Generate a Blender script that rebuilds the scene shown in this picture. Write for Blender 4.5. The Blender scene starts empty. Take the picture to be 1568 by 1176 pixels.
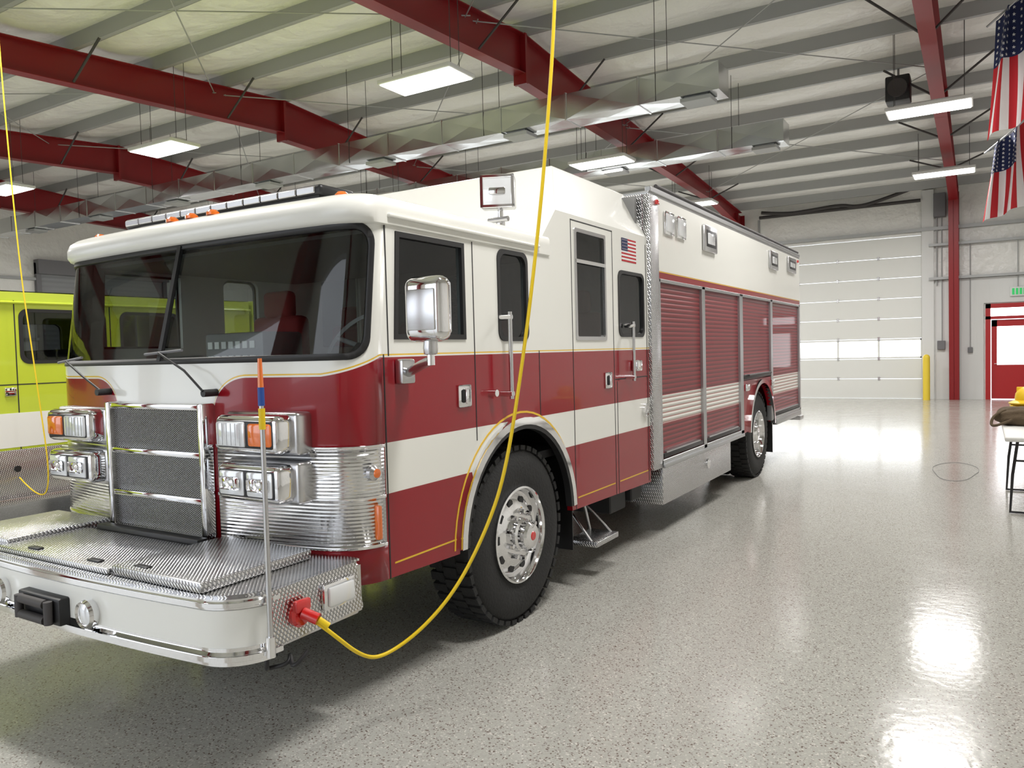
import bpy, bmesh, math, random
from mathutils import Vector, Matrix
random.seed(7)
S=bpy.context.scene
S.view_settings.view_transform='Standard'
COL=bpy.context.collection
pi=math.pi
# ------------------------------------------------------------------ materials
def mat(name,col,rough=.5,metal=0.0,coat=0.0,emit=None,es=0.0,spec=.5):
    m=bpy.data.materials.new(name);m.use_nodes=True
    b=m.node_tree.nodes['Principled BSDF']
    b.inputs['Base Color'].default_value=(*col,1);b.inputs['Roughness'].default_value=rough
    b.inputs['Metallic'].default_value=metal;b.inputs['Coat Weight'].default_value=coat
    b.inputs['Coat Roughness'].default_value=.03
    b.inputs['Specular IOR Level'].default_value=spec
    if emit: b.inputs['Emission Color'].default_value=(*emit,1);b.inputs['Emission Strength'].default_value=es
    return m
class N:
    def __init__(s,m): s.t=m.node_tree;s.b=s.t.nodes['Principled BSDF'];s.m=m
    def new(s,k,**kw):
        n=s.t.nodes.new(k)
        for a,v in kw.items(): setattr(n,a,v)
        return n
    def link(s,a,b): s.t.links.new(a,b)
    def math(s,op,a,b=None,c=None,clamp=False):
        n=s.new('ShaderNodeMath',operation=op);n.use_clamp=clamp
        for i,v in enumerate((a,b,c)):
            if v is None: continue
            if hasattr(v,'is_output'): s.link(v,n.inputs[i])
            else: n.inputs[i].default_value=v
        return n.outputs[0]
    def coords(s):
        tc=s.new('ShaderNodeTexCoord');sp=s.new('ShaderNodeSeparateXYZ');s.link(tc.outputs['Object'],sp.inputs[0])
        s.tc=tc.outputs['Object'];return sp.outputs
    def mix(s,f,a,b):
        n=s.new('ShaderNodeMix',data_type='RGBA')
        if hasattr(f,'is_output'): s.link(f,n.inputs[0])
        else: n.inputs[0].default_value=f
        for i,v in ((6,a),(7,b)):
            if hasattr(v,'is_output'): s.link(v,n.inputs[i])
            else: n.inputs[i].default_value=(*v,1)
        return n.outputs[2]
    def bump(s,h,strength=.3,dist=.01):
        n=s.new('ShaderNodeBump');n.inputs['Strength'].default_value=strength;n.inputs['Distance'].default_value=dist
        s.link(h,n.inputs['Height']);s.link(n.outputs[0],s.b.inputs['Normal'])
    def noise(s,scale,detail=3,vec=None,rough=.5):
        n=s.new('ShaderNodeTexNoise');n.inputs['Scale'].default_value=scale;n.inputs['Detail'].default_value=detail
        n.inputs['Roughness'].default_value=rough
        s.link(vec if vec else s.tc,n.inputs['Vector']);return n
    def ramp(s,f,stops):
        n=s.new('ShaderNodeValToRGB');e=n.color_ramp.elements
        while len(e)<len(stops): e.new(.5)
        for i,(p,c) in enumerate(stops): e[i].position=p;e[i].color=(*c,1)
        s.link(f,n.inputs[0]);return n.outputs[0]
RED=(.27,.0025,.010);WHT=(.83,.83,.78);YEL=(.8,.5,.03)
M={}
M['white']=mat('white_paint',WHT,.28,0,.3)
M['red']=mat('red_paint',RED,.28,0,.3,spec=.4)
M['gold']=mat('gold_pinstripe',YEL,.35)
M['chrome']=mat('chrome',(.82,.82,.83),.06,1)
M['steel']=mat('brushed_steel',(.58,.58,.59),.26,1)
M['alu']=mat('aluminium_frame',(.5,.51,.52),.35,1)
M['black']=mat('black_plastic',(.012,.012,.013),.45)
M['rubber']=mat('tire_rubber',(.016,.016,.016),.75)
M['dark']=mat('dark_chassis',(.02,.02,.022),.6)
M['seat']=mat('seat_fabric',(.06,.06,.065),.8)
M['seatr']=mat('seat_red',(.22,.015,.015),.8)
M['grey']=mat('grey_plastic',(.16,.16,.17),.5)
M['cabgrey']=mat('cab_interior_grey',(.24,.24,.24),.6)
M['orange']=mat('amber_lens',(.85,.17,.01),.15,0,1)
M['redlens']=mat('red_lens',(.6,.01,.01),.2,0,1)
M['blue']=mat('blue_tape',(.02,.08,.35),.5)
M['yellow']=mat('yellow_cord',(.85,.6,.01),.45)
M['yelpaint']=mat('safety_yellow_paint',(.53,.63,.04),.3,0,.5)
M['bollard']=mat('bollard_yellow',(.8,.6,.05),.5)
M['wallw']=mat('wall_white',(.70,.71,.70),.6)
M['beam']=mat('red_steel_beam',(.23,.007,.010),.40)
M['galv']=mat('galvanised_purlin',(.38,.39,.39),.5,.3)
M['door']=mat('door_panel_white',(.74,.75,.72),.5)
M['fred']=mat('flag_red',(.45,.012,.02),.8);M['fwht']=mat('flag_white',(.75,.75,.75),.8);M['fblu']=mat('flag_blue',(.012,.02,.08),.8)
M['dred']=mat('exit_door_red',(.42,.012,.015),.4)
M['lamp']=mat('lamp_diffuser',(.9,.9,.9),.5,emit=(1,.98,.95),es=5)
M['day']=mat('daylight_pane',(.9,.9,.9),.5,emit=(.93,.97,1),es=5)
M['lens']=mat('clear_lens',(.80,.82,.84),.12,.2,1)
M['green']=mat('exit_green',(.02,.4,.1),.5,emit=(.05,.8,.2),es=.3)
M['tabletop']=mat('table_top_white',(.72,.72,.69),.5)
M['bag']=mat('brown_bag',(.10,.07,.04),.9)
M['toolyel']=mat('tool_yellow',(.85,.55,.02),.45)
M['conc']=mat('concrete_apron',(.4,.39,.37),.85)
M['hose']=mat('dark_hose',(.05,.045,.045),.6)
M['wire']=mat('grey_wire',(.25,.25,.25),.5)
def bezn(m,sc,st):
    n=N(m);n.coords();q=n.noise(sc,4);n.bump(q.outputs[0],st,.02)
for k,sc,st in (('rubber',60,.3),('seat',80,.3),('bag',25,.6),('conc',30,.3)): bezn(M[k],sc,st)
def mk_dia(name,k,base=(.54,.54,.55),rough=.24):
    m=mat(name,base,rough,1);n=N(m);x,y,z=n.coords()
    p=n.math('ADD',n.math('ADD',x,y),z);q=n.math('ADD',n.math('SUBTRACT',x,y),n.math('MULTIPLY',z,.35))
    a=n.math('SINE',n.math('MULTIPLY',p,k));b=n.math('SINE',n.math('MULTIPLY',q,k))
    h2=n.math('ABSOLUTE',n.math('MULTIPLY',a,b))
    h3=n.math('MAXIMUM',h2,.35)
    n.bump(h3,.5,.005)
    g=n.math('GREATER_THAN',h2,.5)
    c=n.mix(g,tuple(v*.68 for v in base),(.86,.86,.87));n.link(c,n.b.inputs['Base Color']);return m
M['dia']=mk_dia('diamond_plate',160)
def mk_ribs(name,base,rough,metal,k,st,coat=0):
    m=mat(name,base,rough,metal,coat);n=N(m);x,y,z=n.coords()
    n.bump(n.math('SINE',n.math('MULTIPLY',z,k)),st,.004);return m,n,z
M['chribs'],_,_=mk_ribs('ribbed_stainless',(.75,.75,.75),.16,1,2*pi/.017,.35)
M['liner']=mat('liner_panel',(.68,.69,.68),.5)
n=N(M['liner']);x,y,z=n.coords();n.bump(n.math('GREATER_THAN',n.math('SINE',n.math('MULTIPLY',n.math('ADD',x,y),2*pi/.3)),.8),.6,.02)
M['greydoor'],_,_=mk_ribs('grey_rolling_door',(.25,.26,.27),.5,.2,2*pi/.15,.8)
m,n,z=mk_ribs('rollup_slats',RED,.38,.0,2*pi/.042,.6,.15)
st=n.math('MULTIPLY',n.math('GREATER_THAN',z,.99),n.math('LESS_THAN',z,1.235))
groove=n.math('GREATER_THAN',n.math('SINE',n.math('MULTIPLY',z,2*pi/.042)),-.8)
c=n.mix(st,(.21,.006,.012),(.74,.73,.68));c=n.mix(groove,(.06,.003,.005),c)
c2=n.mix(n.math('MULTIPLY',st,n.math('SUBTRACT',1,groove)),c,(.38,.14,.12))
n.link(c2,n.b.inputs['Base Color']);M['roll']=m
m=mat('cab_paint',WHT,.22,0,.4,spec=.4);n=N(m);x,y,z=n.coords()
ax=n.math('ABSOLUTE',x)
sm=n.math('MULTIPLY',n.math('SUBTRACT',y,.1),5.0,clamp=True)
zb=n.math('ADD',1.56,n.math('MULTIPLY',sm,.08))
d=n.math('DIVIDE',n.math('MAXIMUM',n.math('SUBTRACT',.62,ax),0),.22)
el=n.math('SQRT',n.math('MAXIMUM',n.math('SUBTRACT',1,n.math('MULTIPLY',d,d)),0))
zb=n.math('SUBTRACT',zb,n.math('MULTIPLY',n.math('SUBTRACT',1,el),.17))
red=n.math('MULTIPLY',n.math('LESS_THAN',z,zb),n.math('GREATER_THAN',ax,.4))
st=n.math('MULTIPLY',n.math('MULTIPLY',n.math('GREATER_THAN',z,1.0),n.math('LESS_THAN',z,1.24)),n.math('GREATER_THAN',y,.315))
red=n.math('MULTIPLY',red,n.math('SUBTRACT',1,st))
pin=n.math('MULTIPLY',n.math('LESS_THAN',n.math('ABSOLUTE',n.math('SUBTRACT',z,n.math('ADD',zb,.012))),.0035),n.math('GREATER_THAN',ax,.4))
c=n.mix(red,WHT,RED);c=n.mix(pin,c,YEL);n.link(c,n.b.inputs['Base Color']);M['cab']=m
m=mat('grille_mesh',(.5,.5,.5),.25,1);n=N(m);x,y,z=n.coords()
k=2*pi/.036
a=n.math('SINE',n.math('MULTIPLY',n.math('ADD',n.math('MULTIPLY',z,1.8),x),k));b=n.math('SINE',n.math('MULTIPLY',n.math('SUBTRACT',n.math('MULTIPLY',z,1.8),x),k))
w=n.math('MULTIPLY',n.math('ABSOLUTE',a),n.math('ABSOLUTE',b))
f=n.math('LESS_THAN',w,.13);n.link(n.mix(f,(.010,.010,.010),(.55,.55,.55)),n.b.inputs['Base Color'])
n.link(f,n.b.inputs['Metallic']);n.bump(w,.4,-.006);M['grille']=m
# floor
m=mat('epoxy_floor',(.5,.5,.47),.16,0,0,spec=.24);n=N(m);x,y,z=n.coords()
v=n.new('ShaderNodeTexVoronoi');v.inputs['Scale'].default_value=150;n.link(n.tc,v.inputs['Vector'])
sp=n.new('ShaderNodeSeparateColor');n.link(v.outputs['Color'],sp.inputs[0])
c=n.ramp(sp.outputs[0],[(0,(.15,.11,.09)),(.06,(.30,.28,.255)),(.11,(.405,.40,.365)),(.5,(.44,.435,.395)),(.88,(.425,.42,.38)),(.93,(.63,.61,.56))])
c.node.color_ramp.interpolation='CONSTANT'
ns=n.noise(.35,3);c=n.mix(n.math('MULTIPLY',ns.outputs[0],.25),c,(.335,.335,.31));n.link(c,n.b.inputs['Base Color'])
n.bump(n.noise(18,2).outputs[0],.10,.01)
r=n.math('ADD',.10,n.math('MULTIPLY',n.noise(2,3).outputs[0],.10));n.link(r,n.b.inputs['Roughness']);M['floor']=m
m=mat('vinyl_insulation',(.82,.82,.79),.36);n=N(m);x,y,z=n.coords()
h=n.math('ADD',n.noise(1.6,4).outputs[0],n.math('MULTIPLY',n.math('GREATER_THAN',n.math('SINE',n.math('MULTIPLY',x,2*pi/1.5)),.97),.4))
n.bump(h,.7,.2);M['insul']=m
m=mat('duct_sheet_metal',(.68,.70,.71),.2,1);n=N(m);x,y,z=n.coords()
n.bump(n.noise(1.1,1).outputs[0],.2,.2);M['duct']=m
def glass(name,tint,ior=1.5):
    m=bpy.data.materials.new(name);m.use_nodes=True;t=m.node_tree;t.nodes.clear()
    o=t.nodes.new('ShaderNodeOutputMaterial');mx=t.nodes.new('ShaderNodeMixShader');tr=t.nodes.new('ShaderNodeBsdfTransparent');gl=t.nodes.new('ShaderNodeBsdfGlossy')
    fr=t.nodes.new('ShaderNodeFresnel');fr.inputs[0].default_value=ior;gl.inputs['Roughness'].default_value=.02
    tr.inputs[0].default_value=(*tint,1)
    t.links.new(fr.outputs[0],mx.inputs[0]);t.links.new(tr.outputs[0],mx.inputs[1]);t.links.new(gl.outputs[0],mx.inputs[2]);t.links.new(mx.outputs[0],o.inputs[0]);return m
M['wglass']=glass('windshield_glass',(.82,.88,.85),1.6)
M['tglass']=glass('tinted_glass',(.30,.32,.33))
# ------------------------------------------------------------------ builders
def root(name,loc=(0,0,0)):
    e=bpy.data.objects.new(name,None);COL.objects.link(e);e.empty_display_size=.2;return e
def fin(bm,name,par,ms,smooth=False,ang=35):
    me=bpy.data.meshes.new(name);bm.to_mesh(me);bm.free()
    if not isinstance(ms,(list,tuple)): ms=[ms]
    for q in ms: me.materials.append(M[q] if isinstance(q,str) else q)
    if smooth:
        for p in me.polygons:p.use_smooth=True
        me.set_sharp_from_angle(angle=math.radians(ang))
    o=bpy.data.objects.new(name,me);COL.objects.link(o)
    if par: o.parent=par
    return o
def bbox(bm,lo,hi,bev=0,seg=2,mi=0):
    lo,hi=[min(a,b) for a,b in zip(lo,hi)],[max(a,b) for a,b in zip(lo,hi)]
    r=bmesh.ops.create_cube(bm,size=1);vs=r['verts']
    for v in vs:
        v.co=Vector([(lo[i]+hi[i])/2+v.co[i]*(hi[i]-lo[i]) for i in range(3)])
    fs=set(f for v in vs for f in v.link_faces)
    for f in fs:f.material_index=mi
    if bev>0:
        es=list(set(e for v in vs for e in v.link_edges))
        bmesh.ops.bevel(bm,geom=es,offset=bev,segments=seg,affect='EDGES',profile=.5)
def box(name,par,lo,hi,m,bev=0,seg=2):
    bm=bmesh.new();bbox(bm,lo,hi,bev,seg);return fin(bm,name,par,m,bev>0)
def boxes(name,par,lst,m,bev=0):
    bm=bmesh.new()
    for lo,hi in lst:bbox(bm,lo,hi,bev,1)
    return fin(bm,name,par,m,bev>0)
def bcyl(bm,p1,p2,r,r2=None,n=20,cap=True):
    p1,p2=Vector(p1),Vector(p2);d=p2-p1
    q=bmesh.ops.create_cone(bm,cap_ends=cap,segments=n,radius1=r,radius2=r if r2 is None else r2,depth=d.length)
    rot=d.to_track_quat('Z','Y').to_matrix().to_4x4()
    bmesh.ops.transform(bm,matrix=Matrix.Translation((p1+p2)/2)@rot,verts=q['verts'])
def cyl(name,par,p1,p2,r,m,r2=None,n=24):
    bm=bmesh.new();bcyl(bm,p1,p2,r,r2,n);return fin(bm,name,par,m,True)
def cyls(name,par,lst,m,n=12):
    bm=bmesh.new()
    for p1,p2,r in lst:bcyl(bm,p1,p2,r,None,n)
    return fin(bm,name,par,m,True)
def tube(name,par,pts,r,m,smooth=True,res=3,cyc=False):
    c=bpy.data.curves.new(name,'CURVE');c.dimensions='3D';c.bevel_depth=r;c.bevel_resolution=res;c.use_fill_caps=True
    if smooth:
        s=c.splines.new('NURBS');s.points.add(len(pts)-1)
        for p,q in zip(s.points,pts):p.co=(*q,1)
        s.order_u=3;s.use_endpoint_u=not cyc;s.use_cyclic_u=cyc;s.resolution_u=8
    else:
        s=c.splines.new('POLY');s.points.add(len(pts)-1)
        for p,q in zip(s.points,pts):p.co=(*q,1)
        s.use_cyclic_u=cyc
    o=bpy.data.objects.new(name,c);COL.objects.link(o);c.materials.append(M[m])
    dg=bpy.context.evaluated_depsgraph_get();me=bpy.data.meshes.new_from_object(o.evaluated_get(dg))
    for p in me.polygons:p.use_smooth=True
    bpy.data.objects.remove(o);o=bpy.data.objects.new(name,me);COL.objects.link(o)
    if par:o.parent=par
    return o
def rr(x0,x1,y0,y1,r,n=6):
    o=[]
    for cx,cy,a0 in ((x1-r,y1-r,0),(x0+r,y1-r,90),(x0+r,y0+r,180),(x1-r,y0+r,270)):
        for i in range(n+1):
            a=math.radians(a0+90*i/n);o.append((cx+r*math.cos(a),cy+r*math.sin(a)))
    return o
def plate(name,par,outer,holes,mp,thick,m,cu=(),cv=(),out=Vector((1,0,0)),smooth=False):
    bm=bmesh.new();es=[]
    for lp in [outer]+list(holes):
        vs=[bm.verts.new((p[0],p[1],0)) for p in lp]
        for i in range(len(vs)):es.append(bm.edges.new((vs[i],vs[(i+1)%len(vs)])))
    bmesh.ops.triangle_fill(bm,use_beauty=True,use_dissolve=False,edges=es)
    for u in cu:bmesh.ops.bisect_plane(bm,geom=bm.verts[:]+bm.edges[:]+bm.faces[:],plane_co=(u,0,0),plane_no=(1,0,0))
    for v in cv:bmesh.ops.bisect_plane(bm,geom=bm.verts[:]+bm.edges[:]+bm.faces[:],plane_co=(0,v,0),plane_no=(0,1,0))
    for f in bm.faces:
        f.normal_update()
        if f.normal.z<0:f.normal_flip()
    for v in bm.verts:v.co=Vector(mp(v.co.x,v.co.y))
    bm.normal_update()
    s=sum(((f.normal.dot(out))*f.calc_area() for f in bm.faces))
    if s<0:
        for f in bm.faces:f.normal_flip()
    o=fin(bm,name,par,m,smooth,40)
    if thick:
        md=o.modifiers.new('t','SOLIDIFY');md.thickness=thick;md.offset=-1
    return o
def lathe(name,par,prof,c,m,n=64,ax='x',sgn=1,smooth=True,ang=30,caps=True):
    bm=bmesh.new();rings=[]
    for r,d in prof:
        ring=[]
        for i in range(n):
            a=2*pi*i/n;u,v=r*math.cos(a),r*math.sin(a)
            if ax=='x':co=(c[0]+sgn*d,c[1]+u,c[2]+v)
            elif ax=='y':co=(c[0]+u,c[1]+sgn*d,c[2]+v)
            else:co=(c[0]+u,c[1]+v,c[2]+sgn*d)
            ring.append(bm.verts.new(co))
        rings.append(ring)
    for a,b in zip(rings,rings[1:]):
        for i in range(n):bm.faces.new((a[i],a[(i+1)%n],b[(i+1)%n],b[i]))
    if caps:
        if prof[0][0]>0:bm.faces.new(rings[0])
        if prof[-1][0]>0:bm.faces.new(rings[-1])
    bmesh.ops.remove_doubles(bm,verts=bm.verts[:],dist=1e-6)
    bmesh.ops.recalc_face_normals(bm,faces=bm.faces[:])
    return fin(bm,name,par,m,smooth,ang)
def poly(name,par,vs,fs,m,bev=0):
    bm=bmesh.new();V=[bm.verts.new(v) for v in vs]
    for i,f in enumerate(fs):bm.faces.new([V[k] for k in f])
    bmesh.ops.recalc_face_normals(bm,faces=bm.faces[:])
    o=fin(bm,name,par,m)
    if bev:
        md=o.modifiers.new('b','BEVEL');md.width=bev;md.segments=3
    return o

# ------------------------------------------------------------------ room
WY0,WY1,WX0,WX1=-5.2,22.5,-22.0,7.8
RY=8.8
def rz(y):return 7.15-.08*abs(y-RY)
box('floor',None,(WX0,WY0,-.1),(WX1,WY1,0),'floor')
box('ground_apron',None,(WX0-20,WY0-30,-.14),(WX1+20,WY0,-.02),'conc')
purl=[RY+.05+1.45*k for k in range(-9,10)]
bm=bmesh.new();nx=60;ny=19*8
rows=[]
for j in range(ny+1):
    y=WY0+(WY1-WY0)*j/ny;row=[]
    ph=((y-purl[0])/1.45)%1.0
    for i in range(nx+1):
        x=WX0+(WX1-WX0)*i/nx
        row.append(bm.verts.new((x,y,rz(y)-.02-.10*math.sin(pi*ph)**2*(1+.35*math.sin(x*2.1+y)))))
    rows.append(row)
for a,b in zip(rows,rows[1:]):
    for i in range(nx):bm.faces.new((a[i],b[i],b[i+1],a[i+1]))
fin(bm,'ceiling',None,'insul',True,180)
RS=root('roof_structure')
box('roof_deck',RS,(WX0-.2,WY0-.2,7.4),(WX1+.2,WY1+.2,7.45),'galv')
for i,y in enumerate(purl):
    if y<WY0+.1 or y>WY1-.1:continue
    z=rz(y)
    boxes('purlin',RS,[((WX0,y-.006,z-.24),(WX1,y+.006,z-.02)),((WX0,y-.006,z-.252),(WX1,y+.075,z-.24)),((WX0,y+.069,z-.252),(WX1,y+.075,z-.215))],'galv')
def wallx(name,y0,y1,ops,m,top):
    lst=[];ops=sorted(ops);x=WX0
    for a,b,z0,z1 in ops:
        lst.append(((x,y0,0),(a,y1,top)))
        lst.append(((a,y0,z1),(b,y1,top)))
        if z0>0:lst.append(((a,y0,0),(b,y1,z0)))
        x=b
    lst.append(((x,y0,0),(WX1,y1,top)));return boxes(name,None,lst,m)
BD=[(-2.35,2.1,0,4.67),(-8.1,-3.65,0,4.67),(-13.85,-9.4,0,4.67),(-19.6,-15.15,0,4.67)]
wallx('wall_back',WY1,WY1+.2,BD+[(3.72,4.78,0,2.25)],'insul',6.3)
wallx('wall_front',WY0-.2,WY0,[(-2.2,2.2,0,4.3),(-8,-3.6,0,4.3),(-13.7,-9.3,0,4.3)],'insul',6.3)
box('wall_left',None,(WX0-.2,WY0,0),(WX0,WY1,7.3),'insul')
box('wall_right',None,(WX1,WY0,0),(WX1+.2,WY1,7.3),'insul')
r=root('door_2');box('curtain',r,(WX0+.01,10.75,0),(WX0+.08,15,4.5),'greydoor');boxes('frame',r,[((WX0+.01,10.6,0),(WX0+.14,10.75,4.85)),((WX0+.01,15,0),(WX0+.14,15.15,4.85)),((WX0+.01,10.6,4.5),(WX0+.3,15.15,4.95))],'grey')
boxes('trim_1',None,[((2.45,WY1-.05,0),(3.62,WY1,3.35)),((4.88,WY1-.05,0),(WX1,WY1,3.35)),((3.62,WY1-.05,2.65),(4.88,WY1,3.35))],'liner')
boxes('trim_2',None,[((WX0,WY1-.16,z),(WX1,WY1-.01,z+.09)) for z in (4.75,)],'galv')
boxes('trim_3',None,[((2.3,WY1-.2,z),(WX1,WY1-.03,z+.07)) for z in (3.36,4.3)],'galv')
boxes('trim_4',None,[((2.12,WY1-.1,0),(2.42,WY1,5.9)),((-3.62,WY1-.1,0),(-2.38,WY1,4.7))],'wallw')
boxes('trim_5',None,[((WX0+.01,WY0,z),(WX0+.12,10.6,z+.08)) for z in (2.4,4.3)],'galv')
def ohdoor(x0,x1,y,hgt):
    r=root('overhead_garage_door');ns=8;hs=hgt/ns
    bm=bmesh.new()
    for k in range(ns):
        z0=k*hs;z1=z0+hs-.012
        if k==2: 
            n=4;w=(x1-x0)/n
            for q in range(n):
                a=x0+q*w
                for lo,hi in (((a,y,z0),(a+.03,y+.05,z1)),((a+w-.03,y,z0),(a+w,y+.05,z1))):bbox(bm,lo,hi)
            bbox(bm,(x0,y,z1-.05),(x1,y+.05,z1));bbox(bm,(x0,y,z0),(x1,y+.05,z0+.05))
        else: bbox(bm,(x0,y,z0),(x1,y+.05,z1),.006,1)
    fin(bm,'panels',r,'door')
    box('panes',r,(x0+.02,y+.02,2*hs+.04),(x1-.02,y+.03,3*hs-.05),'day')
    bm=bmesh.new()
    for k in range(ns):
        for q in (1,2,3):
            xx=x0+(x1-x0)*q/4;zz=k*hs
            if k>0: bbox(bm,(xx-.03,y-.02,zz-.05),(xx+.03,y,zz+.05),.004,1)
    fin(bm,'hinges',r,'steel',True)
    boxes('tracks',r,[((x1+.02,y-.1,0),(x1+.07,y-.02,hgt+.9)),((x0-.07,y-.1,0),(x0-.02,y-.02,hgt+.9))],'galv')
    cyl('spring_shaft',r,(x0,y-.2,hgt+.95),(x1,y-.2,hgt+.95),.05,'hose')
    tube('hose_garland',r,[(x0+.1,y-.35,5.75),(x0+.8,y-.35,5.62),(x0+1.6,y-.35,5.66),(x0+2.4,y-.35,5.72),(x0+2.8,y-.35,5.6),(x0+3.4,y-.35,5.7),(x1-.2,y-.35,5.95)],.05,'hose')
    return r
for a,b,_,t in BD: ohdoor(a,b,WY1+.02,t)
r=root('door_1')
boxes('frame',r,[((3.66,WY1-.08,0),(3.78,WY1+.12,2.62)),((4.72,WY1-.08,0),(4.84,WY1+.12,2.62)),((3.66,WY1-.08,2.5),(4.84,WY1+.12,2.62)),((3.66,WY1-.08,2.2),(4.84,WY1+.12,2.28))],'dred')
box('transom',r,(3.78,WY1-.02,2.28),(4.72,WY1,2.5),'day')
boxes('leaf',r,[((3.8,WY1,0.02),(4.7,WY1+.05,.95)),((3.8,WY1,.95),(3.93,WY1+.05,2.18)),((4.57,WY1,.95),(4.7,WY1+.05,2.18)),((3.8,WY1,2.0),(4.7,WY1+.05,2.18))],'dred')
box('glass',r,(3.93,WY1+.02,.95),(4.57,WY1+.03,2.0),'day')
cyl('handle',r,(3.87,WY1-.06,.98),(4.0,WY1-.06,.98),.012,'steel')
r=root('exit_sign');box('body',r,(4.22,WY1-.12,2.80),(4.62,WY1-.06,3.05),'wallw',.01)
boxes('letters',r,[((4.27+.085*i,WY1-.127,2.84),(4.275+.085*i+.05,WY1-.12,3.01)) for i in range(4)],'green')
r=root('bollard');cyl('post',r,(2.25,WY1-.5,0),(2.25,WY1-.5,1.2),.09,'bollard');lathe('cap',r,[(.09,0),(.075,.04),(.04,.07),(0,.08)],(2.25,WY1-.5,1.2),'bollard',24,'z')
r=root('wall_conduit')
cyls('pipes',r,[((2.5,WY1-.09,3.2),(2.5,WY1-.09,5.7),.02),((2.62,WY1-.09,1.6),(2.62,WY1-.09,5.7),.015),((3.3,WY1-.09,1.4),(3.3,WY1-.09,4.3),.012),((4.4,WY1-.09,2.95),(4.4,WY1-.09,4.3),.012)],'galv',8)
boxes('boxes',r,[((2.5,WY1-.15,1.4),(2.7,WY1-.05,1.65)),((3.24,WY1-.12,1.3),(3.36,WY1-.05,1.45)),((2.42,WY1-.3,5.1),(2.72,WY1-.05,5.75))],'grey',.01)
for fx in (2.92,-2.95,-8.65,-14.4,-20.2,):
    r=root('steel_portal_frame')
    def bz(y):
        if y>=RY: 
            b=6.12-.035*(y-RY)
            if y>19.5:b-=.10*(y-19.5)
            return b
        b=6.25-.05*(RY-y)
        if y<-2.2:b-=.1*(-2.2-y)
        return b
    bm=bmesh.new()
    def pr(xa,xb,P):
        vs=[bm.verts.new((xx,p[0],p[1])) for xx in (xa,xb) for p in P];k=len(P)
        bm.faces.new(vs[:k][::-1]);bm.faces.new(vs[k:])
        for i in range(k):bm.faces.new((vs[i],vs[(i+1)%k],vs[k+(i+1)%k],vs[k+i]))
    for seg in ((WY0+.5,-2.2),(-2.2,RY-.01),(RY+.01,19.5),(19.5,WY1-.35)):
        y0,y1=seg
        b0,b1=bz(y0+(1e-3 if y0>RY else 0)),bz(y1)
        t0,t1=rz(y0)-.26,rz(y1)-.26
        pr(fx-.008,fx+.008,[(y0,b0),(y1,b1),(y1,t1),(y0,t0)])
        pr(fx-.11,fx+.11,[(y0,b0-.016),(y1,b1-.016),(y1,b1),(y0,b0)])
        pr(fx-.11,fx+.11,[(y0,t0-.016),(y1,t1-.016),(y1,t1),(y0,t0)])
    for yy in (RY,):bbox(bm,(fx-.12,yy-.03,6.08),(fx+.12,yy+.03,6.9))
    for yy,z0,z1 in ((3.2,5.95,6.45),(14.6,5.9,6.45)):bbox(bm,(fx-.11,yy-.01,z0),(fx+.11,yy+.01,z1))
    for yb,sg in ((WY1-.08,-1),(WY0+.08,1)):
        zt=rz(yb)-.3
        pr(fx-.008,fx+.008,[(yb,0),(yb,zt),(yb+sg*.75,zt),(yb+sg*.3,0)])
        pr(fx-.12,fx+.12,[(yb+sg*.75,zt),(yb+sg*.73,zt),(yb+sg*.28,0),(yb+sg*.3,0)])
        pr(fx-.12,fx+.12,[(yb,0),(yb,zt),(yb+sg*.02,zt),(yb+sg*.02,0)])
    bmesh.ops.recalc_face_normals(bm,faces=bm.faces[:])
    fin(bm,'members',r,'beam')
    bm=bmesh.new()
    for i,y in enumerate(purl):
        if i%2 or y<WY0+1 or y>WY1-1.5:continue
        for sg in (-1,1):bcyl(bm,(fx+sg*.1,y,bz(y)+.02),(fx+sg*.85,y,rz(y)-.25),.02,None,6)
    fin(bm,'braces',r,'hose')
bm=bmesh.new()
for a in (-14.4,-8.65,-2.95):
    for y in (1.5,7.4,13.2):
        bcyl(bm,(a,y,rz(y)-.4),(a+5.8,y+5.7,rz(y+5.7)-.4),.01,None,6);bcyl(bm,(a+5.8,y,rz(y)-.4),(a,y+5.7,rz(y+5.7)-.4),.01,None,6)
fin(bm,'cross_rods',RS,'galv')
for lx in (2.85,-2.95,-8.8,-14.3):
    for ly in (.45,6.2,11.95,17.6):
        r=root('hanging_light_fixture');z=5.4
        bm=bmesh.new();bbox(bm,(lx-.62,ly-.3,z),(lx+.62,ly+.3,z+.06),.01,1);bbox(bm,(lx-.5,ly-.12,z+.06),(lx+.5,ly+.12,z+.12),.01,1)
        fin(bm,'housing',r,'wallw',True);box('diffuser',r,(lx-.59,ly-.27,z-.012),(lx+.59,ly+.27,z),'lamp')
        zt=rz(ly)-.1
        cyls('wires',r,[((lx+sx*.5,ly+sy*.1,z+.1),(lx+sx*.5,ly+sy*.1,zt),.005) for sx in (-1,1) for sy in (-1,1)],'hose',6)
        L=bpy.data.lights.new('fixture_light','AREA');L.shape='RECTANGLE';L.size=1.15;L.size_y=.5;L.energy=170;L.color=(1,.975,.95)
        o=bpy.data.objects.new('fixture_light',L);COL.objects.link(o);o.location=(lx,ly,z-.02);o.parent=r
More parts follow.
